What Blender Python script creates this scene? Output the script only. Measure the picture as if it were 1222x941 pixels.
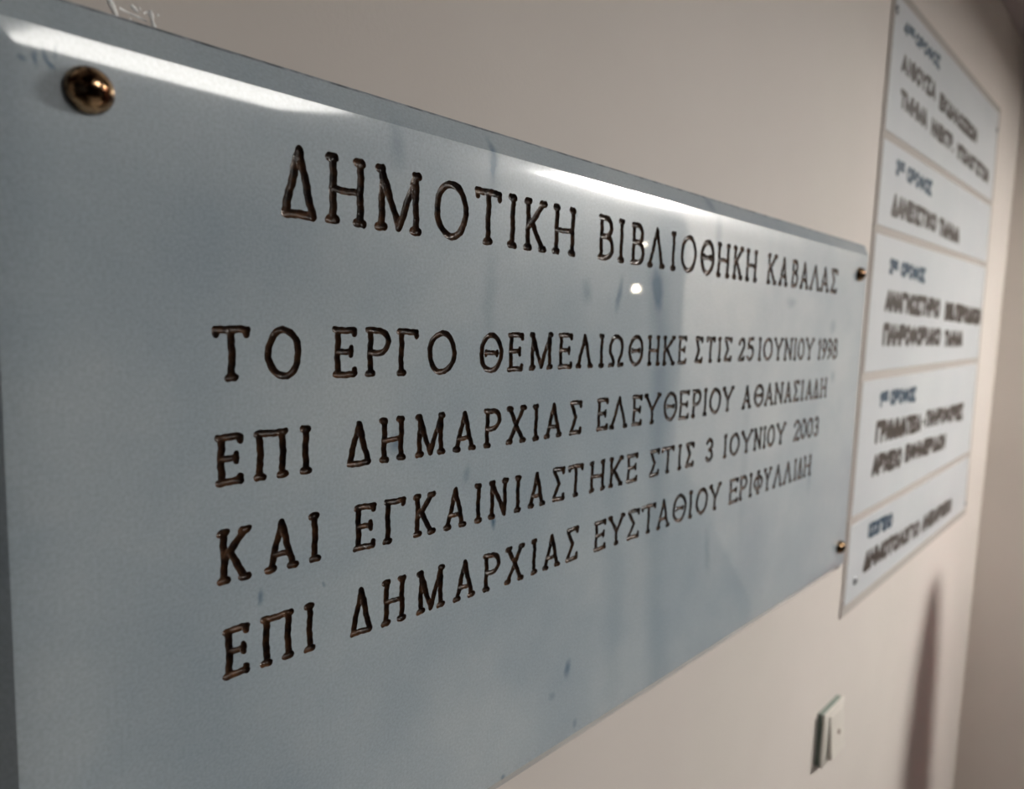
import bpy, bmesh, math, random
import numpy as np
from mathutils import Matrix, Vector

for o in list(bpy.data.objects):
    bpy.data.objects.remove(o)
SC = bpy.context.scene
COL = SC.collection
random.seed(7)
H0 = 1.75                      # camera height; plaque coordinates below are relative to it

# ------------------------------------------------------------------ camera
F_PX = 830.0
PITCH, YAW, ROLL = -0.10160903, -0.80515769, 0.03093898
cam = bpy.data.cameras.new('camera')
cam.sensor_fit = 'HORIZONTAL'
cam.sensor_width = 36.0
cam.lens = F_PX / 1222 * 36.0
cam.clip_start = 0.01
cam.dof.use_dof = True
cam.dof.focus_distance = 0.36
cam.dof.aperture_fstop = 6.4
camo = bpy.data.objects.new('camera', cam)
COL.objects.link(camo)
def _rot():
    rx = np.array([[1, 0, 0], [0, math.cos(PITCH), -math.sin(PITCH)], [0, math.sin(PITCH), math.cos(PITCH)]])
    ry = np.array([[math.cos(YAW), 0, math.sin(YAW)], [0, 1, 0], [-math.sin(YAW), 0, math.cos(YAW)]])
    rz = np.array([[math.cos(ROLL), -math.sin(ROLL), 0], [math.sin(ROLL), math.cos(ROLL), 0], [0, 0, 1]])
    w = np.array([[1, 0, 0], [0, 0, -1], [0, 1, 0]])      # wall frame (x right, y up, z out) -> world
    return w @ ry @ rx @ rz
m4 = Matrix.Identity(4)
_r = _rot()
for i in range(3):
    for j in range(3):
        m4[i][j] = _r[i][j]
m4.translation = Vector((0, -0.30, H0))
camo.matrix_world = m4
SC.camera = camo

# ------------------------------------------------------------------ world and exposure
wd = bpy.data.worlds.new('world')
wd.use_nodes = True
wd.node_tree.nodes['Background'].inputs[0].default_value = (0.75, 0.82, 0.9, 1)
wd.node_tree.nodes['Background'].inputs[1].default_value = 0.3
SC.world = wd
SC.view_settings.view_transform = 'Standard'
SC.view_settings.look = 'None'
SC.view_settings.gamma = 1.0
SC.view_settings.use_curve_mapping = False
SC.view_settings.exposure = -0.08
LAMP_A = 12.0     # ceiling panel over the plaque
LAMP_B = 185.0     # ceiling panel past the wall end
BULB = 110.0

# ------------------------------------------------------------------ materials
def newmat(name):
    m = bpy.data.materials.new(name)
    m.use_nodes = True
    nt = m.node_tree
    return m, nt, nt.nodes['Principled BSDF']
def N(nt, t, **kw):
    n = nt.nodes.new(t)
    for k, v in kw.items():
        if k.startswith('i_'):
            key = k[2:]
            n.inputs[int(key) if key.isdigit() else key].default_value = v
        else:
            setattr(n, k, v)
    return n
def ramp(nt, fac, stops):
    r = nt.nodes.new('ShaderNodeValToRGB')
    while len(r.color_ramp.elements) > 1:
        r.color_ramp.elements.remove(r.color_ramp.elements[-1])
    r.color_ramp.elements[0].position = stops[0][0]
    r.color_ramp.elements[0].color = (*stops[0][1], 1)
    for p, c in stops[1:]:
        e = r.color_ramp.elements.new(p)
        e.color = (*c, 1)
    nt.links.new(fac, r.inputs[0])
    return r
def noisy(name, c1, c2, scale=20, rough=0.5, metal=0.0, bump=0.0, bscale=300, detail=4, spec=0.5, lo=.35, hi=.65):
    m, nt, b = newmat(name)
    tc = N(nt, 'ShaderNodeTexCoord')
    n = N(nt, 'ShaderNodeTexNoise')
    n.inputs['Scale'].default_value = scale
    n.inputs['Detail'].default_value = detail
    nt.links.new(tc.outputs['Object'], n.inputs['Vector'])
    r = ramp(nt, n.outputs[0], [(lo, c1), (hi, c2)])
    nt.links.new(r.outputs[0], b.inputs['Base Color'])
    b.inputs['Roughness'].default_value = rough
    b.inputs['Metallic'].default_value = metal
    b.inputs['Specular IOR Level'].default_value = spec
    if bump:
        n2 = N(nt, 'ShaderNodeTexNoise')
        n2.inputs['Scale'].default_value = bscale
        n2.inputs['Detail'].default_value = 3
        nt.links.new(tc.outputs['Object'], n2.inputs['Vector'])
        bp = N(nt, 'ShaderNodeBump')
        bp.inputs['Strength'].default_value = bump
        bp.inputs['Distance'].default_value = 0.001
        nt.links.new(n2.outputs[0], bp.inputs['Height'])
        nt.links.new(bp.outputs[0], b.inputs['Normal'])
    return m
def emit(name, c, s):
    m, nt, b = newmat(name)
    b.inputs['Base Color'].default_value = (0.8, 0.8, 0.8, 1)
    b.inputs['Emission Color'].default_value = (*c, 1)
    b.inputs['Emission Strength'].default_value = s
    return m

# veins: x, z (mm, relative to the camera height), half width, half length, tilt in degrees, strength
VEINS = [(271.7, 90, 2.2, 9, 4, .75), (271, 75, 4, 12, 2, .3), (271, 84, 1.3, 3, 0, .5), (207, 84, 4, 9, -8, .35),
    (271.3, 16, 4, 20, 2, .22), (441, 27, 4.5, 10, -12, .75), (436, 33, 9, 22, -8, .35), (393.4, 22, 2.6, 9, 12, .7),
    (358, 22, 4.5, 6, 0, .4), (447, -10, 12, 60, -3, .3), (455, -120, 12, 90, -2, .3), (527, 78, 5, 12, 0, .45),
    (520, 100, 5, 6, 20, .5), (796, 7, 7, 6, 0, .4), (807, -48, 5, 5, 10, .45), (681, 29, 9, 4, 0, .4),
    (279.4, -114.6, 1.7, 4, -8, .95), (208, -62, 3, 4, 10, .6), (257, -84, 2, 5, 20, .4), (137.3, -122, 1.2, 2.6, 0, .7),
    (168, -124, .8, 1.2, 0, .5), (353.5, -231, 2.2, 5, 10, .8), (338, -244.6, 3, 3, 0, .4), (364, -274, 2, 2.5, 0, .5),
    (294, -281, 1.6, 2, -20, .7), (60.0, 82, .8, 2.2, -8, .9), (63.4, 82.6, .8, 2.6, -18, .85), (66.9, 85, .7, 2.2, 8, .5),
    (65.2, 80.3, .6, 1.4, -50, .8), (57.0, 81.0, .8, .9, 0, .75), (470, -270, 14, 40, -5, .25), (404, -200, 10, 90, -4, .16),
    (150, 20, 50, 30, 30, .12), (130, -200, 60, 22, 60, .12), (330, -30, 22, 60, 10, .10), (620, -210, 30, 50, -10, .12),
    (343, 68, 2, 3, 12, .6), (600, -115, 6, 60, -2, .15), (540, -190, 4, 16, -10, .3), (760, -150, 5, 20, 0, .3)]
def marble_mat():
    m, nt, b = newmat('blue_grey_marble')
    L = nt.links.new
    tc = N(nt, 'ShaderNodeTexCoord')
    warp = N(nt, 'ShaderNodeTexNoise')
    warp.inputs['Scale'].default_value = 90
    warp.inputs['Detail'].default_value = 3
    L(tc.outputs['Object'], warp.inputs['Vector'])
    sub = N(nt, 'ShaderNodeVectorMath', operation='SUBTRACT')
    L(warp.outputs['Color'], sub.inputs[0]); sub.inputs[1].default_value = (.5, .5, .5)
    mul = N(nt, 'ShaderNodeVectorMath', operation='SCALE')
    L(sub.outputs[0], mul.inputs[0]); mul.inputs['Scale'].default_value = .006
    add = N(nt, 'ShaderNodeVectorMath', operation='ADD')
    L(tc.outputs['Object'], add.inputs[0]); L(mul.outputs[0], add.inputs[1])
    acc = None
    for x, z, a, c, ang, s in VEINS:
        mp = N(nt, 'ShaderNodeMapping', vector_type='TEXTURE')
        mp.inputs['Location'].default_value = (x / 1000 - PX0, 0, z / 1000 - PZ0)
        mp.inputs['Rotation'].default_value = (0, math.radians(ang), 0)
        mp.inputs['Scale'].default_value = (a * 2.0 / 1000, 1, c * 2.0 / 1000)
        L(add.outputs[0], mp.inputs['Vector'])
        ln = N(nt, 'ShaderNodeVectorMath', operation='LENGTH')
        L(mp.outputs[0], ln.inputs[0])
        mr = N(nt, 'ShaderNodeMapRange', interpolation_type='SMOOTHSTEP')
        L(ln.outputs['Value'], mr.inputs['Value'])
        mr.inputs['From Min'].default_value = 0.0; mr.inputs['From Max'].default_value = 1.0
        mr.inputs['To Min'].default_value = s; mr.inputs['To Max'].default_value = 0.0
        if acc is None:
            acc = mr.outputs[0]
        else:
            ad = N(nt, 'ShaderNodeMath', operation='ADD')
            L(acc, ad.inputs[0]); L(mr.outputs[0], ad.inputs[1]); acc = ad.outputs[0]
    cl = N(nt, 'ShaderNodeTexNoise')
    cl.inputs['Scale'].default_value = 9; cl.inputs['Detail'].default_value = 6; cl.inputs['Roughness'].default_value = .6
    L(tc.outputs['Object'], cl.inputs['Vector'])
    base = ramp(nt, cl.outputs[0], [(.3, (.345, .415, .465)), (.5, (.41, .475, .515)), (.7, (.485, .54, .565))])
    gr = N(nt, 'ShaderNodeTexNoise')
    gr.inputs['Scale'].default_value = 700; gr.inputs['Detail'].default_value = 2
    L(tc.outputs['Object'], gr.inputs['Vector'])
    grr = ramp(nt, gr.outputs[0], [(.3, (.90, .90, .90)), (.7, (1.08, 1.08, 1.08))])
    mg = N(nt, 'ShaderNodeMix', data_type='RGBA', blend_type='MULTIPLY')
    mg.inputs[0].default_value = 1
    L(base.outputs[0], mg.inputs[6]); L(grr.outputs[0], mg.inputs[7])
    cp = N(nt, 'ShaderNodeMath', operation='MINIMUM'); L(acc, cp.inputs[0]); cp.inputs[1].default_value = .95
    mx = N(nt, 'ShaderNodeMix', data_type='RGBA')
    L(cp.outputs[0], mx.inputs[0]); L(mg.outputs[2], mx.inputs[6]); mx.inputs[7].default_value = (.07, .145, .215, 1)
    L(mx.outputs[2], b.inputs['Base Color'])
    b.inputs['Roughness'].default_value = .34
    b.inputs['IOR'].default_value = 1.5
    b.inputs['Coat Weight'].default_value = 1.0
    # the rounded top border is less finely polished than the face, with tiny pits
    sp = N(nt, 'ShaderNodeSeparateXYZ'); L(tc.outputs['Object'], sp.inputs[0])
    er = N(nt, 'ShaderNodeMapRange', interpolation_type='SMOOTHSTEP')
    L(sp.outputs['Z'], er.inputs['Value'])
    er.inputs['From Min'].default_value = .168; er.inputs['From Max'].default_value = .190
    er.inputs['To Min'].default_value = .02; er.inputs['To Max'].default_value = .11
    L(er.outputs[0], b.inputs['Coat Roughness'])
    b.inputs['Coat IOR'].default_value = 1.68
    bn = N(nt, 'ShaderNodeTexNoise')
    bn.inputs['Scale'].default_value = 260; bn.inputs['Detail'].default_value = 4
    L(tc.outputs['Object'], bn.inputs['Vector'])
    bp = N(nt, 'ShaderNodeBump')
    bp.inputs['Strength'].default_value = .10; bp.inputs['Distance'].default_value = .0004
    L(bn.outputs[0], bp.inputs['Height']); L(bp.outputs[0], b.inputs['Normal'])
    bp2 = N(nt, 'ShaderNodeBump')
    bp2.inputs['Strength'].default_value = .022; bp2.inputs['Distance'].default_value = .0004
    L(bn.outputs[0], bp2.inputs['Height']); L(bp2.outputs[0], b.inputs['Coat Normal'])
    return m

PX0, PZ0 = 0.477, -0.0945       # plaque centre (x, height relative to the camera)
M_MARBLE = marble_mat()
M_ROUGH = noisy('sawn_marble_edge', (.10, .11, .12), (.34, .37, .40), 120, .9, bump=.6, bscale=400)
M_PAINT = noisy('brown_letter_paint', (.016, .008, .005), (.13, .062, .028), 160, .33, bump=.5, bscale=500, lo=.38, hi=.72)
M_BRASS = noisy('dark_mottled_brass', (.035, .012, .005), (.66, .43, .24), 220, .16, metal=1.0, bump=.25, bscale=500, lo=.4, hi=.6)  # dark tone deepened to stand for the dim room mirrored in the domes
M_WALL = noisy('cream_wall_paint', (.60, .548, .505), (.645, .59, .545), 3, .75, bump=.12, bscale=350)
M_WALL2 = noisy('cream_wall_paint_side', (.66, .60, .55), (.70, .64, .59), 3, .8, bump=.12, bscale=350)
M_CEIL = noisy('dull_ceiling_paint', (.34, .29, .29), (.38, .33, .33), 4, .9)
M_FLOOR = noisy('stone_floor', (.09, .085, .08), (.13, .12, .11), 6, .5)
M_DARKROOM = noisy('shaded_back_wall', (.07, .085, .11), (.09, .105, .13), 3, .8)  # the room's dimness is put into the wall colour, for dark reflections
M_FILLER = noisy('white_filler', (.86, .85, .83), (.96, .95, .93), 300, .9, bump=.5, bscale=600)
M_PRINT = noisy('white_panel_print', (.53, .555, .575), (.57, .59, .605), 8, .35)
M_BLACK = noisy('dark_brown_lettering', (.030, .022, .018), (.055, .040, .030), 60, .5)
M_BLUE = noisy('dark_blue_lettering', (.012, .035, .065), (.02, .06, .10), 60, .5)
M_STEEL = noisy('dull_steel_screw', (.18, .19, .20), (.35, .36, .37), 200, .35, metal=1.0)
M_SWITCH = noisy('ivory_switch_plastic', (.62, .585, .53), (.66, .62, .56), 10, .35)
M_SWSIDE = noisy('green_grey_switch_box', (.13, .17, .15), (.20, .23, .20), 30, .6)
M_DOT = noisy('brown_indicator_lens', (.10, .05, .025), (.16, .08, .04), 100, .3)
M_CLOTH = noisy('dark_red_cloth', (.20, .012, .03), (.30, .02, .045), 20, .85)
M_METAL = noisy('grey_lamp_metal', (.5, .5, .5), (.6, .6, .6), 20, .4, metal=.8)
M_LA = emit('lamp_diffuser_near', (1.0, .97, .92), LAMP_A)
M_LB = emit('lamp_diffuser_far', (1.0, .97, .925), LAMP_B)
M_BULB = emit('bulb_glass', (1.0, .88, .68), BULB)

def acrylic():
    m, nt, b = newmat('clear_acrylic')
    L = nt.links.new
    out = nt.nodes['Material Output']
    tr = N(nt, 'ShaderNodeBsdfTransparent'); tr.inputs[0].default_value = (.97, .965, .955, 1)
    gl = N(nt, 'ShaderNodeBsdfGlossy'); gl.inputs['Roughness'].default_value = .08
    df = N(nt, 'ShaderNodeBsdfDiffuse'); df.inputs[0].default_value = (.72, .665, .62, 1)
    fr = N(nt, 'ShaderNodeFresnel'); fr.inputs[0].default_value = 1.3
    m1 = N(nt, 'ShaderNodeMixShader'); m1.inputs[0].default_value = .7
    L(tr.outputs[0], m1.inputs[1]); L(df.outputs[0], m1.inputs[2])
    m2 = N(nt, 'ShaderNodeMixShader')
    L(fr.outputs[0], m2.inputs[0]); L(m1.outputs[0], m2.inputs[1]); L(gl.outputs[0], m2.inputs[2])
    L(m2.outputs[0], out.inputs['Surface'])
    nt.nodes.remove(b)
    return m
M_ACR = acrylic()

# ------------------------------------------------------------------ helpers
def link(name, me, mat=None, parent=None, loc=(0, 0, 0)):
    o = bpy.data.objects.new(name, me)
    COL.objects.link(o)
    o.location = loc
    if mat is not None:
        me.materials.append(mat)
    if parent is not None:
        o.parent = parent
    return o
def mesh(name, vs, fs, smooth=False):
    me = bpy.data.meshes.new(name)
    me.from_pydata([tuple(map(float, v)) for v in vs], [], fs)
    if smooth:
        me.polygons.foreach_set('use_smooth', [True] * len(me.polygons))
    me.update()
    return me
def box(x0, x1, y0, y1, z0, z1):
    vs = [(x, y, z) for x in (x0, x1) for y in (y0, y1) for z in (z0, z1)]
    fs = [(0, 1, 3, 2), (4, 6, 7, 5), (0, 4, 5, 1), (2, 3, 7, 6), (0, 2, 6, 4), (1, 5, 7, 3)]
    return vs, fs
def struct(name, x0, x1, y0, y1, z0, z1, mat, kind='structure'):
    vs, fs = box(x0, x1, y0, y1, z0, z1)
    o = link(name, mesh(name, vs, fs), mat)
    o['kind'] = kind
    return o
def thing(name, label, cat, loc, group=None):
    o = bpy.data.objects.new(name, None)
    o.empty_display_size = .02
    COL.objects.link(o)
    o.location = loc
    o['label'] = label; o['category'] = cat
    if group: o['group'] = group
    return o
def bev_box(name, x0, x1, y0, y1, z0, z1, r, mat, parent, seg=3):
    bm = bmesh.new()
    vs, fs = box(x0, x1, y0, y1, z0, z1)
    bv = [bm.verts.new(v) for v in vs]
    for f in fs: bm.faces.new([bv[i] for i in f])
    bmesh.ops.bevel(bm, geom=list(bm.edges), offset=r, segments=seg, profile=.5, affect='EDGES')
    bmesh.ops.recalc_face_normals(bm, faces=list(bm.faces))
    me = bpy.data.meshes.new(name); bm.to_mesh(me); bm.free()
    me.polygons.foreach_set('use_smooth', [True] * len(me.polygons))
    for e in me.edges: e.use_edge_sharp = False
    return link(name, me, mat, parent)
def lathe(prof, n=32, axis='z'):
    """prof: list of (r, h). axis 'z' up, or '-y' pointing out of the wall."""
    vs, fs = [], []
    for r, h in prof:
        for k in range(n):
            a = 2 * math.pi * k / n
            if axis == 'z': vs.append((r * math.cos(a), r * math.sin(a), h))
            else: vs.append((r * math.cos(a), -h, r * math.sin(a)))
    for i in range(len(prof) - 1):
        for k in range(n):
            k2 = (k + 1) % n
            fs.append((i * n + k, i * n + k2, (i + 1) * n + k2, (i + 1) * n + k))
    fs.append(tuple(range(n))[::-1]); fs.append(tuple((len(prof) - 1) * n + k for k in range(n)))
    return vs, fs

# ------------------------------------------------------------------ room
CEIL = H0 + 0.612
XR = 1.862                       # short side wall
wf = struct('wall_front', -2.2, 5.0, 0, .15, 0, CEIL, M_WALL)
_p = [(0, 0), (-.50, 0), (-.50, H0 - .86), (-.83, H0 - .36), (-.83, CEIL), (0, CEIL)]      # free end cut back below, shaped for the slanted edge mirrored in the plaque
_v = [(x, y, z) for x in (XR, XR + .12) for y, z in _p]
wr = link('wall_right', mesh('wall_right', _v, [tuple(range(6)), tuple(range(11, 5, -1))] + [(k, (k + 1) % 6 + 0, (k + 1) % 6 + 6, k + 6)[::-1] for k in range(6)]), M_WALL2)
wr['kind'] = 'structure'
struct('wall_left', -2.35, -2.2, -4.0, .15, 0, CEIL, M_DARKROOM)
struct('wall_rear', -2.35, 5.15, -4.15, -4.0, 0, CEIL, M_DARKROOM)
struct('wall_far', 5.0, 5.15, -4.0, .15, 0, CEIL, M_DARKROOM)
struct('floor', -2.35, 5.15, -4.15, .15, -.1, 0, M_FLOOR)
struct('ceiling', -2.35, 5.15, -4.15, .15, CEIL, CEIL + .1, M_CEIL)

# filler smears on the wall above the plaque
def smear(pts, w, name='filler_smear'):
    """raised ribbon of dried filler on the wall, pts in mm (x, rel height), w list of half widths mm"""
    vs, fs = [], []
    for i, ((x, z), ww) in enumerate(zip(pts, w)):
        j = min(i + 1, len(pts) - 1); k = max(i - 1, 0)
        dx, dz = pts[j][0] - pts[k][0], pts[j][1] - pts[k][1]
        l = math.hypot(dx, dz) or 1
        nx, nz = -dz / l, dx / l
        ww *= 1.5
        for s, y in ((-1, 0), (-.5, -.5), (.5, -.5), (1, 0)):
            vs.append(((x + nx * ww * s) / 1000, y * min(ww, 1.0) / 1000, H0 + (z + nz * ww * s) / 1000))
    n = len(pts)
    for i in range(n - 1):
        for k in range(3):
            fs.append((4 * i + k, 4 * i + k + 1, 4 * i + k + 5, 4 * i + k + 4))
    fs.append((0, 1, 2, 3)); fs.append((4 * n - 1, 4 * n - 2, 4 * n - 3, 4 * n - 4))
    o = link(name, mesh(name, vs, fs, True), M_FILLER, wf)
    return o
smear([(87.5, 118.5), (88.6, 116.2), (90.0, 113.6), (91.2, 110.8), (91.9, 108.5)], [.9, .6, .8, .6, .3])
smear([(83, 119), (86, 116.6), (88.5, 116.6)], [.8, 1.3, .4])
smear([(77, 116.5), (78, 115.2)], [.5, .7])
smear([(96.6, 115.8), (97.8, 114.9), (99.3, 113.6)], [.5, .6, .3])
smear([(99.4, 115.9), (99.9, 114.9)], [.3, .4])
smear([(101.0, 114.2), (102.2, 115.1), (103.6, 114.9)], [.25, .3, .3])
smear([(103.4, 116.2), (103.8, 114.5), (104.2, 112.6), (104.6, 110.8), (105.6, 109.0)], [.45, .75, .35, .7, .3])
smear([(106.2, 115.8), (106.4, 114.9)], [.25, .35])
smear([(96.0, 111.0), (96.4, 110.2)], [.3, .4])
smear([(92.5, 113.4), (95.4, 112.7), (99, 112.2), (102.2, 111.6)], [.35, .25, .4, .2])

# ------------------------------------------------------------------ marble plaque
def u(t):                                   # 'Η,168.2,190,41.9,72.8 ...' -> tuples
    r = []
    for q in t.split():
        c, a, b, d, e = q.split(','); r.append((c, float(a), float(b), float(d), float(e)))
    return r
ROWS = [u(t) for t in (
    "Δ,146.7,163.8,41.9,72.8 Η,168.2,190,41.9,72.8 Μ,194.4,222.5,42,72.7 Ο,230.2,253.8,42.1,72.5 Τ,257.9,278.8,42.2,72.4 Ι,282.9,292.2,42.3,72.4 Κ,296.7,316.8,42.3,72.3 Η,322.2,344.8,42.6,72.4 Β,367.2,385.1,43.1,72.5 Ι,388.3,398.2,43.1,72.3 Β,404.2,421.9,42.9,72.1 Λ,425.2,448.2,42.8,71.9 Ι,454.6,464.9,42.7,71.6 Ο,470.1,493.8,42.6,71.4 Θ,499.6,522.7,42.6,71.3 Η,526.2,549.1,42.7,71.2 Κ,554.1,573.2,42.7,71.1 Η,577.9,600.9,42.7,71 Κ,621,641.9,42.8,70.8 Α,646.7,667.8,42.8,70.6 Β,675.6,692.4,42.8,70.4 Α,696.4,718.4,42.8,70.3 Λ,721.6,748.5,42.8,70.1 Α,750,774.2,42.8,69.9 Σ,779.3,799.1,42.8,69.7",
    "Τ,117,133.3,-27.2,-4.3 Ο,139.4,156.6,-27.4,-4.1 Ε,171.8,185.3,-27.6,-3.8 Ρ,189.6,204.5,-27.7,-3.7 Γ,208,222.1,-27.9,-4.1 Ο,227.5,247.5,-28.1,-4.6 Θ,264.2,283,-28.4,-5.3 Ε,286.4,300.1,-28,-5 Μ,304.9,326.6,-27.5,-4.6 Ε,331.2,345.8,-27.6,-4.7 Λ,349,367.2,-27.6,-4.8 Ι,372.3,380.4,-27.7,-4.9 Ω,383.9,402.3,-27.7,-4.9 Θ,407.5,426.4,-27.8,-5 Η,431.5,448.5,-27.8,-5.2 Κ,451.9,469.7,-27.9,-5.3 Ε,473.4,487,-27.7,-5.3 Σ,499.3,512.4,-27.4,-5.5 Τ,516.9,532.8,-27.2,-5.5 Ι,537.1,543.5,-27,-5.6 Σ,547.7,562.5,-26.9,-5.7 2,574.1,587.4,-27.1,-5.6 5,590.2,605.3,-27.3,-5.5 Ι,612.8,621.4,-27.5,-5.5 Ο,624,644.8,-27.6,-5.4 Υ,646.8,668.2,-27.9,-5.4 Ν,671,690.8,-28.1,-5.3 Ι,693.3,701.6,-28.3,-5.3 Ο,703.7,720.9,-28.4,-5.2 Υ,722.8,746.4,-28.6,-5.1 1,757.1,765.8,-28.7,-5.1 9,767.7,780.8,-28.8,-5.1 9,782.7,797.2,-28.8,-5.1 8,799,814.7,-28.9,-5.1",
    "Ε,117.5,129.9,-70.6,-48.6 Π,134.2,150.3,-70.6,-48.5 Ι,155,162.2,-70.6,-48.3 Δ,179.7,193.6,-70.6,-48 Η,198.4,214.5,-70.6,-47.9 Μ,220.4,240.8,-70.7,-47.9 Α,246,263.2,-70.8,-48 Ρ,269,283,-70.9,-48.1 Χ,287.1,304.4,-70.9,-48.1 Ι,309.8,316.5,-70.8,-48 Α,320.9,338.2,-70.8,-48 Σ,345,358.1,-70.8,-48 Ε,373.6,387.2,-70.7,-48 Λ,388.8,410.6,-70.9,-48 Ε,415.2,428.8,-71,-48 Υ,430.2,453.5,-71.2,-48 Θ,457.4,477.4,-71.3,-47.9 Ε,479.4,495.8,-71.5,-47.9 Ρ,499.2,514.6,-71.6,-47.9 Ι,516.9,525.4,-71.3,-47.9 Ο,527.9,548.3,-71,-48 Υ,549.7,571.2,-70.5,-48 Α,587.7,606,-70.5,-48.3 Θ,611,632,-70.5,-48.3 Α,633.8,653.6,-70.5,-48.3 Ν,655.6,675.7,-70.5,-48.3 Α,678.8,696.8,-70.5,-48.2 Σ,700.2,715.6,-70.6,-48.2 Ι,718.5,728.4,-70.6,-48.2 Α,732.1,750.6,-70.6,-48.2 Δ,752.8,767.9,-70.6,-48.2 Η,772.3,791.1,-70.6,-48.2",
    "Κ,118.1,133.1,-112.5,-88.7 Α,138.6,155.2,-112.5,-88.9 Ι,159.7,166.8,-112.5,-89 Ε,183.8,197.1,-112.6,-89.3 Γ,201.2,215.2,-112.8,-89.5 Κ,220,235.3,-113,-89.7 Α,240.7,257.6,-113.3,-90 Ι,263.4,269.6,-113.5,-90.2 Ν,274.5,290.8,-113.3,-90.2 Ι,295.4,302.7,-113,-90.1 Α,307.9,324.2,-112.8,-90 Σ,330.5,343.4,-112.5,-89.9 Τ,345.9,362.7,-112.6,-90.2 Η,368.8,386.8,-112.6,-90.6 Κ,391,408.2,-112.4,-90.6 Ε,411.9,426.9,-112.3,-90.6 Σ,441.8,455.8,-112,-90.6 Τ,457.8,477.3,-111.8,-90.6 Ι,480,490.3,-111.7,-90.6 Σ,493.8,507.9,-111.5,-90.6 3,525.9,539.6,-111.5,-90.3 Ι,556.3,566.2,-111.5,-90 Ο,569,588.5,-111.5,-89.9 Υ,590.1,614.4,-111.5,-89.7 Ν,616.6,633.9,-111.5,-89.5 Ι,636.4,643.3,-111.5,-89.4 Ο,645.5,663,-111.5,-89.2 Υ,665.4,688.6,-111.5,-89 2,708.1,724.5,-111.9,-89.2 0,726.2,741.2,-112.1,-89.3 0,743.2,759.6,-112.3,-89.4 3,761.7,776,-112.5,-89.5",
    "Ε,119.9,132.1,-154.6,-131.6 Π,136.5,152.8,-154.8,-131.4 Ι,157.7,163.7,-155,-131.3 Δ,182.3,195.4,-155.3,-131 Η,200.8,216.7,-155.5,-130.9 Μ,223,242.9,-155.8,-131.6 Α,248.9,265.9,-156.1,-132.4 Ρ,271.4,285.9,-156.3,-133.1 Χ,289.7,306.8,-156.2,-132.9 Ι,312.3,319.2,-156,-132.7 Α,323.7,341.1,-155.9,-132.6 Σ,346.7,360,-155.8,-132.3 Ε,376.7,391.1,-155.4,-133.4 Υ,392.7,413.7,-155.4,-133 Σ,416.5,432.7,-155.3,-132.6 Τ,434.1,454.8,-155.3,-132.2 Α,455.6,475.1,-155.2,-131.8 Θ,478.9,500.2,-155.2,-131.3 Ι,502.4,511.2,-155.2,-131.4 Ο,515,535.6,-155.2,-131.5 Υ,537.2,559.1,-155.2,-131.5 Ε,573.3,591.8,-155.2,-131.6 Ρ,593.4,609.6,-155.1,-131.5 Ι,612.6,620.6,-155,-131.4 Φ,622.6,642.4,-154.9,-131.2 Υ,643.8,662.3,-154.8,-131.1 Λ,665.5,687.6,-154.6,-130.9 Λ,690.1,711.6,-154.5,-130.7 Ι,715.5,724.4,-154.3,-130.5 Δ,725.9,739.1,-154.3,-130.4 Η,741.8,762.3,-154.1,-130.3",
)]

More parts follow.
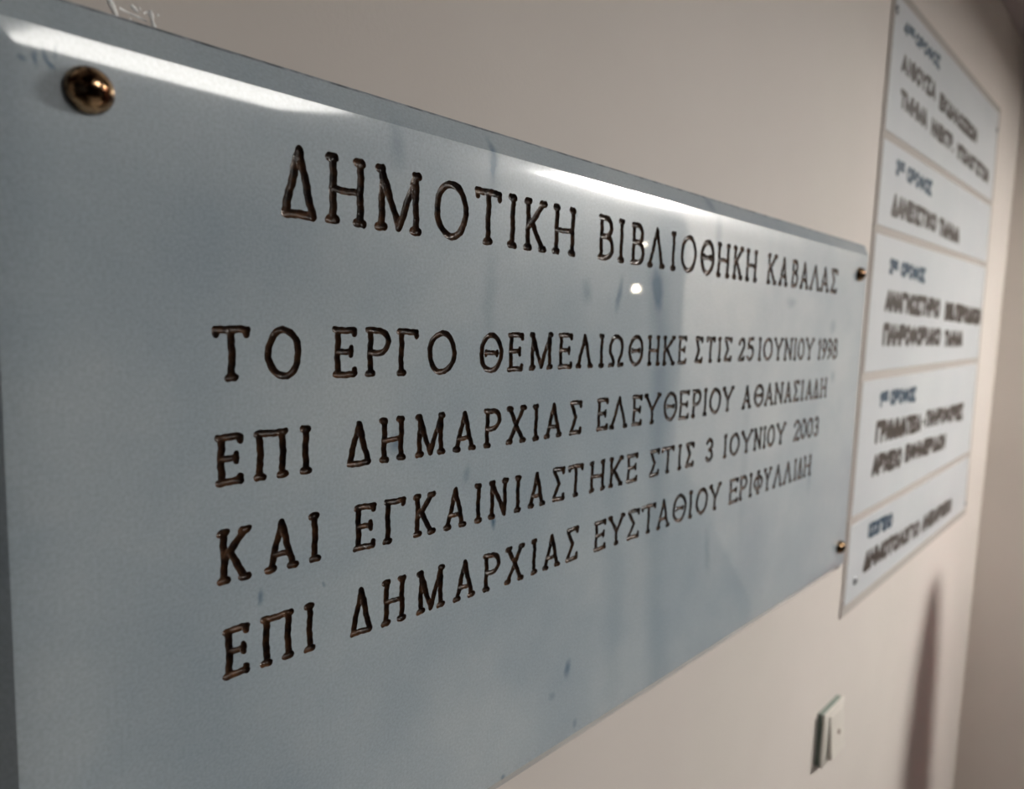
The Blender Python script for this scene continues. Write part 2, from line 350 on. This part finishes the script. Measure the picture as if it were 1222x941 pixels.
def arc(cx, cy, rx, ry, a0, a1, n=16):
    return [(cx + rx * math.cos(math.radians(a0 + (a1 - a0) * k / n)), cy + ry * math.sin(math.radians(a0 + (a1 - a0) * k / n))) for k in range(n + 1)]
def glyph(c, w, q):
    """strokes (polyline, radius factor) in a box w wide, 1 high; q = serif half width (0 = plain)."""
    S = []
    def ln(*p, r=1.0): S.append((list(p), r))
    def sf(x, y, r=1.08, l=1.0, rr=1.0):
        if q: ln((x - q * l, y), (x + q * rr, y), r=r)
    def stem(x, y0=0, y1=1, l=1.0, rr=1.0):
        ln((x, y0), (x, y1)); sf(x, y0, l=l, rr=rr); sf(x, y1, l=l, rr=rr * .6)
    def tick(x, y, d, r=.95):                # small drop serif on the end of an arm
        if q: ln((x, y), (x + .015, y + d), r=r)
    e = q                                   # inset so that serifs stay in the box
    if c == 'Δ':
        ln((0, 0), (w / 2, 1), (w, 0), (0, 0))
    elif c == 'Λ':
        ln((e, 0), (w / 2, 1), (w - e, 0)); sf(e, 0); sf(w - e, 0)
    elif c == 'Α':
        ln((e, 0), (w / 2, 1), (w - e, 0)); sf(e, 0); sf(w - e, 0)
        t = .30; ln((e + (w / 2 - e) * t, t), (w - e - (w / 2 - e) * t, t), r=.85)
    elif c == 'Η':
        stem(e); stem(w - e); ln((e, .5), (w - e, .5), r=.85)
    elif c == 'Ν':
        stem(e); ln((w - e, 0), (w - e, 1)); sf(w - e, 1); ln((e, 1), (w - e, 0))
    elif c == 'Μ':
        ln((e, 0), (e * 1.3, 1)); sf(e, 0); ln((e * .9, 1), (w / 2, 0.02), (w - e * 1.1, 1)); ln((w - e * 1.2, 1), (w - e, 0)); sf(w - e, 0)
        sf(e * 1.1, 1, rr=.2); sf(w - e * 1.1, 1, l=.2)
    elif c == 'Ι':
        stem(w / 2)
    elif c == 'Κ':
        stem(e); ln((w - e, 1), (e, .42)); ln((e + (w - 2 * e) * .25, .58), (w - e, 0)); sf(w - e, 1); sf(w - e, 0)
    elif c in 'Ο0':
        ln(*arc(w / 2, .5, w / 2, .5, 0, 360, 28))
    elif c == 'Θ':
        ln(*arc(w / 2, .5, w / 2, .5, 0, 360, 28)); ln((w * .22, .5), (w * .78, .5), r=.9)
        if q: ln((w * .22, .44), (w * .22, .56), r=.7); ln((w * .78, .44), (w * .78, .56), r=.7)
    elif c == 'Φ':
        ln(*arc(w / 2, .5, w / 2, .30, 0, 360, 24)); ln((w / 2, 0), (w / 2, 1)); sf(w / 2, 0); sf(w / 2, 1)
    elif c == 'Τ':
        ln((0, 1), (w, 1)); ln((w / 2, 0), (w / 2, 1)); sf(w / 2, 0); tick(0, 1, -.10); tick(w - .015, 1, -.10)
    elif c == 'Γ':
        ln((0, 1), (w, 1)); ln((e, 0), (e, 1)); sf(e, 0); tick(w - .015, 1, -.10)
    elif c == 'Π':
        ln((0, 1), (w, 1)); ln((e, 0), (e, 1)); ln((w - e, 0), (w - e, 1)); sf(e, 0); sf(w - e, 0)
    elif c == 'Ε':
        ln((0, 1), (w, 1)); ln((0, 0), (w, 0)); ln((e, 0), (e, 1)); ln((e, .52), (w * .84, .52), r=.9)
        tick(w - .015, 1, -.09); tick(w - .015, 0, .10)
        if q: ln((w * .84, .43), (w * .84, .61), r=.8)
    elif c == 'Σ':
        ln((w, 1), (0, 1), (w * .52, .5), (0, 0), (w, 0)); tick(w - .015, 1, -.12); tick(w - .015, 0, .12)
    elif c == 'Ξ':
        ln((0, 1), (w, 1)); ln((w * .12, .5), (w * .88, .5)); ln((0, 0), (w, 0))
    elif c == 'Ρ':
        ln((e, 0), (e, 1)); sf(e, 0); ln((0, 1), (w * .55, 1), *arc(w * .55, .74, w * .45, .26, 90, -90, 12), (e, .48))
    elif c == 'Β':
        ln((0, 0), (w * .5, 0), *arc(w * .5, .27, w * .5, .27, -90, 90, 12), (e, .54)); ln((e, 0), (e, 1))
        ln((0, 1), (w * .45, 1), *arc(w * .45, .77, w * .42, .23, 90, -90, 12))
    elif c == 'Υ':
        ln((e, 1), (w / 2, .45), (w - e, 1)); ln((w / 2, 0), (w / 2, .45)); sf(w / 2, 0); sf(e, 1); sf(w - e, 1)
    elif c == 'Χ':
        ln((e, 1), (w - e, 0)); ln((e, 0), (w - e, 1)); sf(e, 0); sf(e, 1); sf(w - e, 0); sf(w - e, 1)
    elif c == 'Ω':
        ln((0, 0), (w * .3, 0), (w * .3, .12), *arc(w / 2, .58, w * .46, .42, 232, -52, 22), (w * .7, .12), (w * .7, 0), (w, 0))
    elif c == '1':
        ln((w * .1, .8), (w * .6, 1), (w * .6, 0)); sf(w * .6, 0)
    elif c == '2':
        ln(*arc(w / 2, .72, w * .48, .28, 170, -30, 12), (0, 0), (w, 0)); tick(w - .015, 0, .1)
    elif c == '3':
        ln(*arc(w / 2, .75, w * .46, .25, 150, -90, 12)); ln(*arc(w / 2, .26, w * .5, .26, 90, -150, 12))
    elif c == '4':
        ln((w * .75, 0), (w * .75, 1), (0, .28), (w, .28))
    elif c == '5':
        ln((w * .92, 1), (w * .2, 1), (w * .12, .58), *arc(w * .45, .32, w * .52, .32, 110, -140, 14))
    elif c == '8':
        ln(*arc(w / 2, .76, w * .42, .24, 0, 360, 20)); ln(*arc(w / 2, .26, w * .5, .26, 0, 360, 20))
    elif c == '9':
        ln(*arc(w / 2, .70, w * .48, .30, 0, 360, 20)); ln((w * .98, .7), (w * .85, .25), (w * .35, 0))
    elif c == 'ο':
        ln(*arc(w / 2, .74, w / 2, .26, 0, 360, 18))
    elif c == 'ς':
        ln((w, .98), (0, .98), (w * .5, .73), (0, .48), (w, .48))
    elif c == '.':
        ln((w / 2, 0), (w / 2, .02))
    elif c == '-':
        ln((0, .45), (w, .45))
    return S

T_PL = 0.020                     # plaque front face stands 20 mm off the wall
PL = dict(x0=33.5, x1=910.0, z0=-296.4, z1=107.0)
def groove_row(row, g):
    """carve one line of text. Returns (marble verts/faces in mm, letters, y band)"""
    mg = 2.2
    zb = min(r[3] for r in row) - mg; zt = max(r[4] for r in row) + mg
    # cell boundaries between neighbouring letters
    bx = [row[0][1] - mg]
    for a, b in zip(row, row[1:]):
        bx.append((a[2] + b[1]) / 2 if b[1] - a[2] < 2 * mg else None)
        if bx[-1] is None:
            bx[-1] = a[2] + mg; bx.append(b[1] - mg)
    bx.append(row[-1][2] + mg)
    MV, MF, letters = [], [], []
    def mquad(xa, xb, za, zb_):
        n = len(MV); MV.extend([(xa, 0, za), (xb, 0, za), (xb, 0, zb_), (xa, 0, zb_)]); MF.append((n, n + 1, n + 2, n + 3))
    i = 0
    prev = None
    for c, l, r, b, t in row:
        while not (bx[i] <= l + 1.2 and bx[i + 1] >= r - 1.2 and bx[i + 1] > (l + r) / 2 > bx[i]):
            mquad(bx[i], bx[i + 1], zb, zt); i += 1
        ca, cb = bx[i], bx[i + 1]; i += 1
        l = max(l, ca + .35); r = min(r, cb - .35)
        h = t - b
        R = (1.62 if h < 26 else 1.95) * (1.0 if (r - l) > 6 else .95)
        R = min(R, .16 * (r - l) + .75)
        if l > 480: R *= 1.14
        hh = h - 2 * R; ww = (r - l) - 2 * R
        q = .066
        if c == 'Ι': q = max(.02, min(.075, ww / 2 / hh))
        st = glyph(c, ww / hh, q)
        nx = max(8, int(round((cb - ca) / g))); nz = int(round((zt - zb) / g))
        X = np.linspace(ca, cb, nx + 1); Z = np.linspace(zb, zt, nz + 1)
        XX, ZZ = np.meshgrid(X, Z, indexing='ij')
        rs = random.uniform(0, 50)
        wx = XX + .22 * np.sin(ZZ * .45 + rs) + .10 * np.sin(ZZ * 1.3 + 2 * rs)
        wz = ZZ + .20 * np.sin(XX * .5 + rs * 1.7) + .10 * np.sin(XX * 1.5 + rs)
        D = np.full(XX.shape, 9.0)
        for pts, rf in st:
            P = [(l + R + px * hh, b + R + pz * hh) for px, pz in pts]
            for (ax, az), (bx_, bz) in zip(P, P[1:]):
                dx, dz = bx_ - ax, bz - az
                L2 = dx * dx + dz * dz + 1e-9
                tt = np.clip(((wx - ax) * dx + (wz - az) * dz) / L2, 0, 1)
                d = np.hypot(wx - ax - tt * dx, wz - az - tt * dz) - R * rf
                D = np.minimum(D, d)
        D += .07 * np.sin(wx * 2.1 + rs) * np.sin(wz * 1.9 + rs)
        D[0, :] = np.maximum(D[0, :], .05); D[-1, :] = np.maximum(D[-1, :], .05)
        D[np.abs(D) < .012] = .012
        ins = D < 0
        DEP = np.where(ins, 2.1 * np.sqrt(np.clip(1 - (1 + np.clip(D, -R, 0) / R) ** 2, 0, 1)), 0)
        LV, LF, lid, eid, mid = [], [], {}, {}, {}
        def lv(a, k):
            key = (a, k)
            if key not in lid:
                lid[key] = len(LV); LV.append((X[a], DEP[a, k], Z[k]))
            return lid[key]
        def cut(a, k, a2, k2):
            d0, d1 = D[a, k], D[a2, k2]; s = d0 / (d0 - d1)
            return (X[a] + (X[a2] - X[a]) * s, 0.0, Z[k] + (Z[k2] - Z[k]) * s)
        def le(p, e):
            if e not in eid:
                eid[e] = len(LV); LV.append(p)
            return eid[e]
        def mv(p, key):
            if key not in mid:
                mid[key] = len(MV); MV.append(p)
            return mid[key]
        for k in range(nz):
            run = None
            for a in range(nx + 1):
                if a < nx:
                    cs = ((a, k), (a + 1, k), (a + 1, k + 1), (a, k + 1))
                    f = [bool(ins[p]) for p in cs]
                    n = sum(f)
                else:
                    n = -1
                if n == 0:
                    if run is None: run = a
                    continue
                if run is not None:
                    mquad(X[run], X[a], Z[k], Z[k + 1]); run = None
                if n == 4:
                    LF.append(tuple(lv(*p) for p in cs))
                elif n > 0:
                    inn, out = [], []
                    for j in range(4):
                        p, p2 = cs[j], cs[(j + 1) % 4]
                        if f[j]: inn.append(lv(*p))
                        else: out.append(mv((X[p[0]], 0, Z[p[1]]), p))
                        if f[j] != f[(j + 1) % 4]:
                            ed = (min(p, p2), max(p, p2))
                            cp = cut(*ed[0], *ed[1])
                            inn.append(le(cp, ed)); out.append(mv(cp, ed))
                    if n == 2 and f[0] == f[2]:                 # saddle: split in two corners each way
                        LF.append(tuple(inn)); MF.append(tuple(out))
                    else:
                        if len(inn) > 2: LF.append(tuple(inn))
                        if len(out) > 2: MF.append(tuple(out))
        letters.append((c, LV, LF))
    while i < len(bx) - 1:
        mquad(bx[i], bx[i + 1], zb, zt); i += 1
    return MV, MF, letters, (bx[0], bx[-1], zb, zt)

plaque = thing('marble_plaque', 'large polished blue-grey veined marble plaque with brown carved Greek lettering, bolted to the cream wall',
               'plaque', (PX0, 0, H0 + PZ0))
def tolocal(V, y0=-T_PL):
    return [((x / 1000 - PX0), y0 + y / 1000, z / 1000 - PZ0) for x, y, z in V]
SV, SF, SHARP = [], [], set()
# flat centre: the region inside the rolled border
IN0 = 27.4
fx0, fx1, fz0, fz1 = PL['x0'] + IN0, PL['x1'] - IN0, PL['z0'] + IN0, PL['z1'] - IN0
def addq(xa, xb, za, zb):
    n = len(SV); SV.extend([(xa, 0, za), (xb, 0, za), (xb, 0, zb), (xa, 0, zb)]); SF.append((n, n + 1, n + 2, n + 3))
zcur = fz0
bands = []
for row in ROWS:
    bands.append(groove_row(row, .42))
for MV, MF, letters, (xa, xb, zb, zt) in sorted(bands, key=lambda q: q[3][2]):
    addq(fx0, fx1, zcur, zb)
    addq(fx0, xa, zb, zt); addq(xb, fx1, zb, zt)
    n = len(SV); SV.extend(MV); SF.extend(tuple(n + i for i in f) for f in MF)
    zcur = zt
addq(fx0, fx1, zcur, fz1)
nflat = len(SF)
# border: (inset, depth behind the front face)
prof = [(0, 20.0), (0, 11.0), (1.5, 9.4)]
chamf = [(1.5, 9.4), (14.4, .66)]
TH0, WR = .100, 13.0
roll = [(14.4 + s * WR, TH0 * WR / 2 * (1 - s) ** 2) for s in [k / 10 for k in range(11)]]
def ring(i, d):
    return [(PL['x0'] + i, d, PL['z0'] + i), (PL['x1'] - i, d, PL['z0'] + i), (PL['x1'] - i, d, PL['z1'] - i), (PL['x0'] + i, d, PL['z1'] - i)]
mats = [0] * nflat
for grp, mi in ((prof, 1), (chamf, 0), (roll, 0)):
    for side in range(4):                       # each side its own vertices: crisp mitres, smooth roll
        base = len(SV)
        for i, d in grp:
            r = ring(i, d)
            SV.append(r[side]); SV.append(r[(side + 1) % 4])
        for k in range(len(grp) - 1):
            SF.append((base + 2 * k, base + 2 * k + 1, base + 2 * k + 3, base + 2 * k + 2)); mats.append(mi)
n = len(SV); SV.extend(ring(0, 20.0)); SF.append((n, n + 3, n + 2, n + 1)); mats.append(1)
sme = mesh('slab', tolocal(SV), SF)
sme.materials.append(M_MARBLE); sme.materials.append(M_ROUGH)
sme.polygons.foreach_set('material_index', mats)
sme.polygons.foreach_set('use_smooth', [i >= nflat for i in range(len(SF))])
slab = link('slab', sme, None, plaque)
for MV, MF, letters, bb in bands:
    for c, LV, LF in letters:
        link('letter', mesh('letter', tolocal(LV), LF, True), M_PAINT, plaque)
# dome-headed brass screws
dome = [(0.0001, 7.9)] + [(8.0 * math.sin(a), 7.9 * math.cos(a)) for a in [math.pi / 2 * k / 12 for k in range(1, 13)]] + [(7.8, -.3)]
vs, fs = lathe([(r / 1000, h / 1000) for r, h in dome], 40, '-y')
dme = mesh('dome_screw', vs, fs, True)
dme.materials.append(M_BRASS)
for x, z in ((76.1, 75.4), (865.4, 69.2), (871.8, -257.0), (76.5, -262.0)):
    link('dome_screw', dme, None, plaque, (x / 1000 - PX0, -T_PL + .0001, z / 1000 - PZ0))

# ------------------------------------------------------------------ directory sign
SX, SZ = 1.315, .03
sign = thing('directory_sign', 'tall clear acrylic directory board with five white printed floor panels, right of the marble plaque',
             'sign', (SX, 0, H0 + SZ))
C4 = [(957, -380), (1688, -366), (1645, 440), (967, 434)]          # BL BR TR TL, mm
def bil(s, t, ins=0):
    bl, br, tr, tl = C4
    return tuple((bl[k] * (1 - s) + br[k] * s) * (1 - t) + (tl[k] * (1 - s) + tr[k] * s) * t for k in (0, 1))
def plate(name, pts, y0, y1, mat, parent, ox, oz, bev=.0006):
    bm = bmesh.new()
    a = [bm.verts.new((x / 1000 - ox, -y0 / 1000, z / 1000 - oz)) for x, z in pts]
    b = [bm.verts.new((x / 1000 - ox, -y1 / 1000, z / 1000 - oz)) for x, z in pts]
    n = len(pts)
    bm.faces.new(a[::-1]); bm.faces.new(b)
    for k in range(n): bm.faces.new((a[k], a[(k + 1) % n], b[(k + 1) % n], b[k]))
    if bev: bmesh.ops.bevel(bm, geom=list(bm.edges), offset=bev, segments=2, profile=.5, affect='EDGES')
    bmesh.ops.recalc_face_normals(bm, faces=list(bm.faces))
    me = bpy.data.meshes.new(name); bm.to_mesh(me); bm.free()
    return link(name, me, mat, parent)
plate('backing_plate', C4, 0.0, 2.0, M_ACR, sign, SX, SZ)
ZB, ZT = -373.0, 437.0
def prow(z):  return (z - ZB) / (ZT - ZB)
panels = []
for za, zb in ((262, 424), (145, 251), (-44, 134), (-236, -56), (-358, -248)):
    pts = [bil(.012, prow(za)), bil(.972, prow(za)), bil(.972, prow(zb)), bil(.012, prow(zb))]
    panels.append(plate('floor_panel', pts, 2.0, 2.8, M_PRINT, sign, SX, SZ, .0004))
def disc(px, pz, r, n=8):
    return [(px + r * math.cos(2 * math.pi * k / n), pz + r * math.sin(2 * math.pi * k / n)) for k in range(n)]
ADV = {'Ι': .32, '.': .3, '-': .5, 'Μ': 1.12, 'Ω': 1.0, 'ο': .62, 'ς': .55, 'Φ': 1.05, '1': .5}
def print_word(word, xl, xr, zb0, zt0, zb1, zt1, mat, panel):
    """flat printed lettering, capsule strokes 0.25 mm thick on the panel"""
    h = ((zt0 - zb0) + (zt1 - zb1)) / 2
    R = h * .165
    adv = [ADV.get(c, .8) for c in word]
    gap = .30
    tot = sum(adv) + gap * (len(word) - 1)
    sc = (xr - xl - 2 * R) / tot
    V, Fc = [], []
    x = 0
    y = -.0028 - .00015
    for c, a in zip(word, adv):
        ww = a * sc; hh = h - 2 * R
        for pts, rf in glyph(c, ww / hh, 0):
            for (ax, az), (bx_, bz) in zip(pts, pts[1:]):
                ax2, bx2 = x + ax * hh, x + bx_ * hh; az2, bz2 = az * hh, bz * hh
                an = math.atan2(bz2 - az2, bx2 - ax2)
                base = len(V)
                for k in range(5):
                    t = an + math.pi / 2 + math.pi * k / 4
                    V.append((ax2 + R * math.cos(t), az2 + R * math.sin(t)))
                for k in range(5):
                    t = an - math.pi / 2 + math.pi * k / 4
                    V.append((bx2 + R * math.cos(t), bz2 + R * math.sin(t)))
                Fc.append(tuple(range(base, base + 10)))
        x += ww + gap * sc
    span = xr - xl
    W3 = []
    for j, (px, pz) in enumerate(V):
        s = (px + R) / span
        t = (pz + R) / h
        X = xl + R + px; Zl = zb0 + (zt0 - zb0) * t; Zr = zb1 + (zt1 - zb1) * t
        W3.append((X / 1000 - SX, y - (j // 10) * 2e-7, (Zl * (1 - s) + Zr * s) / 1000 - SZ))
    o = link('lettering', mesh('lettering', W3, Fc), mat, panel)
    return o
WORDS = [[("4ος",1013,1061,385,403,386,405,1),("ΟΡΟΦΟΣ",1065,1194,387,404,388,409,1),
("ΑΙΘΟΥΣΑ",1015,1185,339,364,342,369,0),("ΕΚΔΗΛΩΣΕΩΝ",1207,1466,337,363,337,363,0),
("ΤΜΗΜΑ",1021,1155,296,321,295,323,0),("ΗΛΕΚΤΡ.",1176,1318,293,320,293,320,0),("ΥΠΟΛΟΓΙΣΤΩΝ",1333,1590,290,317,289,316,0)],
[("3ος",1027,1068,210,233,213,234,1),("ΟΡΟΦΟΣ",1078,1210,210,233,209,233,1),
("ΔΑΝΕΙΣΤΙΚΟ",1023,1254,157,189,161,189,0),("ΤΜΗΜΑ",1268,1408,158,188,158,187,0)],
[("2ος",1036,1076,82,105,82,103,1),("ΟΡΟΦΟΣ",1088,1216,82,104,80,104,1),
("ΑΝΑΓΝΩΣΤΗΡΙΟ",1030,1322,31,62,29,62,0),("ΒΙΒ.ΠΕΡΙΟΔΙΚΩΝ",1356,1640,27,60,24,58,0),
("ΠΛΗΡΟΦΟΡΙΑΚΟ",1032,1344,-16,17,-16,15,0),("ΤΜΗΜΑ",1367,1505,-18,12,-18,13,0)],
[("1ος",1042,1082,-101,-78,-101,-77,1),("ΟΡΟΦΟΣ",1090,1223,-101,-77,-103,-78,1),
("ΓΡΑΜΜΑΤΕΙΑ",1037,1270,-152,-118,-155,-124,0),("-",1277,1289,-152,-121,-156,-124,0),("ΠΛΗΡΟΦΟΡΙΕΣ",1297,1567,-151,-121,-159,-124,0),
("ΑΡΧΕΙΟ",1034,1176,-198,-165,-201,-169,0),("ΕΦΗΜΕΡΙΔΩΝ",1192,1447,-197,-167,-202,-172,0)],
[("ΙΣΟΓΕΙΟ",1039,1156,-287,-264,-292,-267,1),
("ΔΗΜΟΤΟΛΟΓΙΟ",1032,1319,-335,-303,-338,-309,0),("ΛΗΞΙΑΡΧΕΙΟ",1335,1546,-338,-306,-336,-307,0)]]
for p, ws in zip(panels, WORDS):
    for w in ws:
        print_word(*w[:7], M_BLUE if w[7] else M_BLACK, p)
vs, fs = lathe([(.0001, .0022), (.003, .0021), (.0052, .0012), (.0056, 0), (.0056, -.004)], 20, '-y')
scr = mesh('screw', vs, fs, True); scr.materials.append(M_STEEL)
for x, z in ((980.4, 403.3), (1622.1, 395.3), (1000.7, -336.7), (1670.0, -341.0)):
    link('screw', scr, None, sign, (x / 1000 - SX, -.0030, z / 1000 - SZ))

# ------------------------------------------------------------------ light switch
sw = thing('light_switch', 'small square ivory rocker light switch low on the wall under the directory board', 'switch', (.940, 0, H0 - .528))
bev_box('switch_box', -.0350, .0340, -.0070, 0, -.0360, .0360, .0015, M_SWSIDE, sw)
bev_box('cover_plate', -.0360, .0350, -.0105, -.0070, -.0370, .0370, .0018, M_SWITCH, sw)
# rocker: a tilted wedge key, proud at the bottom
rv = [(-.020, -.0105, -.029), (.029, -.0105, -.029), (.029, -.0105, .029), (-.020, -.0105, .029),
      (-.020, -.0170, -.029), (.029, -.0170, -.029), (.029, -.0118, .029), (-.020, -.0118, .029)]
bm = bmesh.new()
bv = [bm.verts.new(v) for v in rv]
for f in ((0, 3, 2, 1), (4, 5, 6, 7), (0, 1, 5, 4), (1, 2, 6, 5), (2, 3, 7, 6), (3, 0, 4, 7)):
    bm.faces.new([bv[i] for i in f])
bmesh.ops.bevel(bm, geom=list(bm.edges), offset=.0009, segments=2, profile=.5, affect='EDGES')
bmesh.ops.recalc_face_normals(bm, faces=list(bm.faces))
me = bpy.data.meshes.new('rocker'); bm.to_mesh(me); bm.free()
rk = link('rocker', me, M_SWITCH, sw)
vs, fs = lathe([(.0001, .0014), (.0026, .0012), (.0038, 0), (.0038, -.002)], 16, '-y')
lens = link('indicator_lens', mesh('indicator_lens', vs, fs, True), M_DOT, rk, (.0080, -.0143, -.001))

# ------------------------------------------------------------------ lamps outside the picture
def panel_lamp(x0, x1, y0, y1, mat, label):
    t = thing('ceiling_light', label, 'lamp', ((x0 + x1) / 2, (y0 + y1) / 2, CEIL))
    hx, hy = (x1 - x0) / 2, (y1 - y0) / 2
    V, Fc = [], []
    for a in (((-hx - .02, hx + .02, -hy - .02, -hy)), ((-hx - .02, hx + .02, hy, hy + .02)), ((-hx - .02, -hx, -hy, hy)), ((hx, hx + .02, -hy, hy))):
        v, f = box(*a, -.03, 0); n = len(V); V += v; Fc += [tuple(n + i for i in q) for q in f]
    link('frame', mesh('frame', V, Fc), M_METAL, t)
    v, f = box(-hx, hx, -hy, hy, -.022, -.002)
    link('diffuser', mesh('diffuser', v, f), mat, t)
panel_lamp(.27, .80, -1.24, -.86, M_LA, 'ceiling light over the plaque, mirrored near its upper left screw')
panel_lamp(1.55, 2.35, -1.10, -.92, M_LB, 'ceiling light past the wall end, mirrored in the plaque above its first line')
def bulb(x, y, z, r, label):
    t = thing('pendant_lamp', label, 'lamp', (x, y, z))
    pr = [(.0001, -r)] + [(r * math.sin(a), -r * math.cos(a)) for a in [math.pi * k / 12 for k in range(1, 11)]] + [(r * .4, r * 1.1)]
    v, f = lathe(pr, 20); link('bulb', mesh('bulb', v, f, True), M_BULB, t)
    v, f = lathe([(r * .5, r * 1.05), (r * .5, r * 2.2), (r * .2, r * 2.5)], 16); link('socket', mesh('socket', v, f, True), M_METAL, t)
    v, f = lathe([(.003, r * 2.4), (.003, CEIL - z)], 8); link('cord', mesh('cord', v, f), M_METAL, t)
bulb(1.476 * 2.3, -2.04, H0 + .095 * 2.3, .014, 'bare pendant bulb mirrored as a bright dot below the first carved line')
bulb(1.507 * 2.6, -2.34, H0 + .207 * 2.6, .007, 'small pendant bulb mirrored as a faint dot within the first carved line')
# unseen cloth on a stand, added by the side wall: throws the soft shadow under the directory board
fl = thing('shadow_caster', 'unseen furled dark red cloth on a stand beside the side wall, added to cast the soft shadow', 'occluder', (1.535, -.20, 0))
v, f = lathe([(.10, 0), (.10, .01), (.03, .03), (.012, .05)], 32); link('foot', mesh('foot', v, f, True), M_METAL, fl)
v, f = lathe([(.009, .04), (.009, 1.50)], 12); link('pole', mesh('pole', v, f, True), M_METAL, fl)
V, Fc = [], []
n = 48
pr = [(.5, .17), (.7, .165), (.9, .155), (1.1, .13), (1.25, .11), (1.36, .09), (1.44, .068), (1.49, .035), (1.505, .01)]
for h, r in pr:
    for k in range(n):
        a = 2 * math.pi * k / n
        rr = .84 * r * (1 + .13 * math.sin(7 * a + h * 2)) / 1.13
        V.append((rr * math.cos(a), rr * .26 * math.sin(a), h))
for i in range(len(pr) - 1):
    for k in range(n):
        k2 = (k + 1) % n
        Fc.append((i * n + k, i * n + k2, (i + 1) * n + k2, (i + 1) * n + k))
Fc.append(tuple(range(n))[::-1]); Fc.append(tuple((len(pr) - 1) * n + k for k in range(n)))
link('cloth', mesh('cloth', V, Fc, True), M_CLOTH, fl)
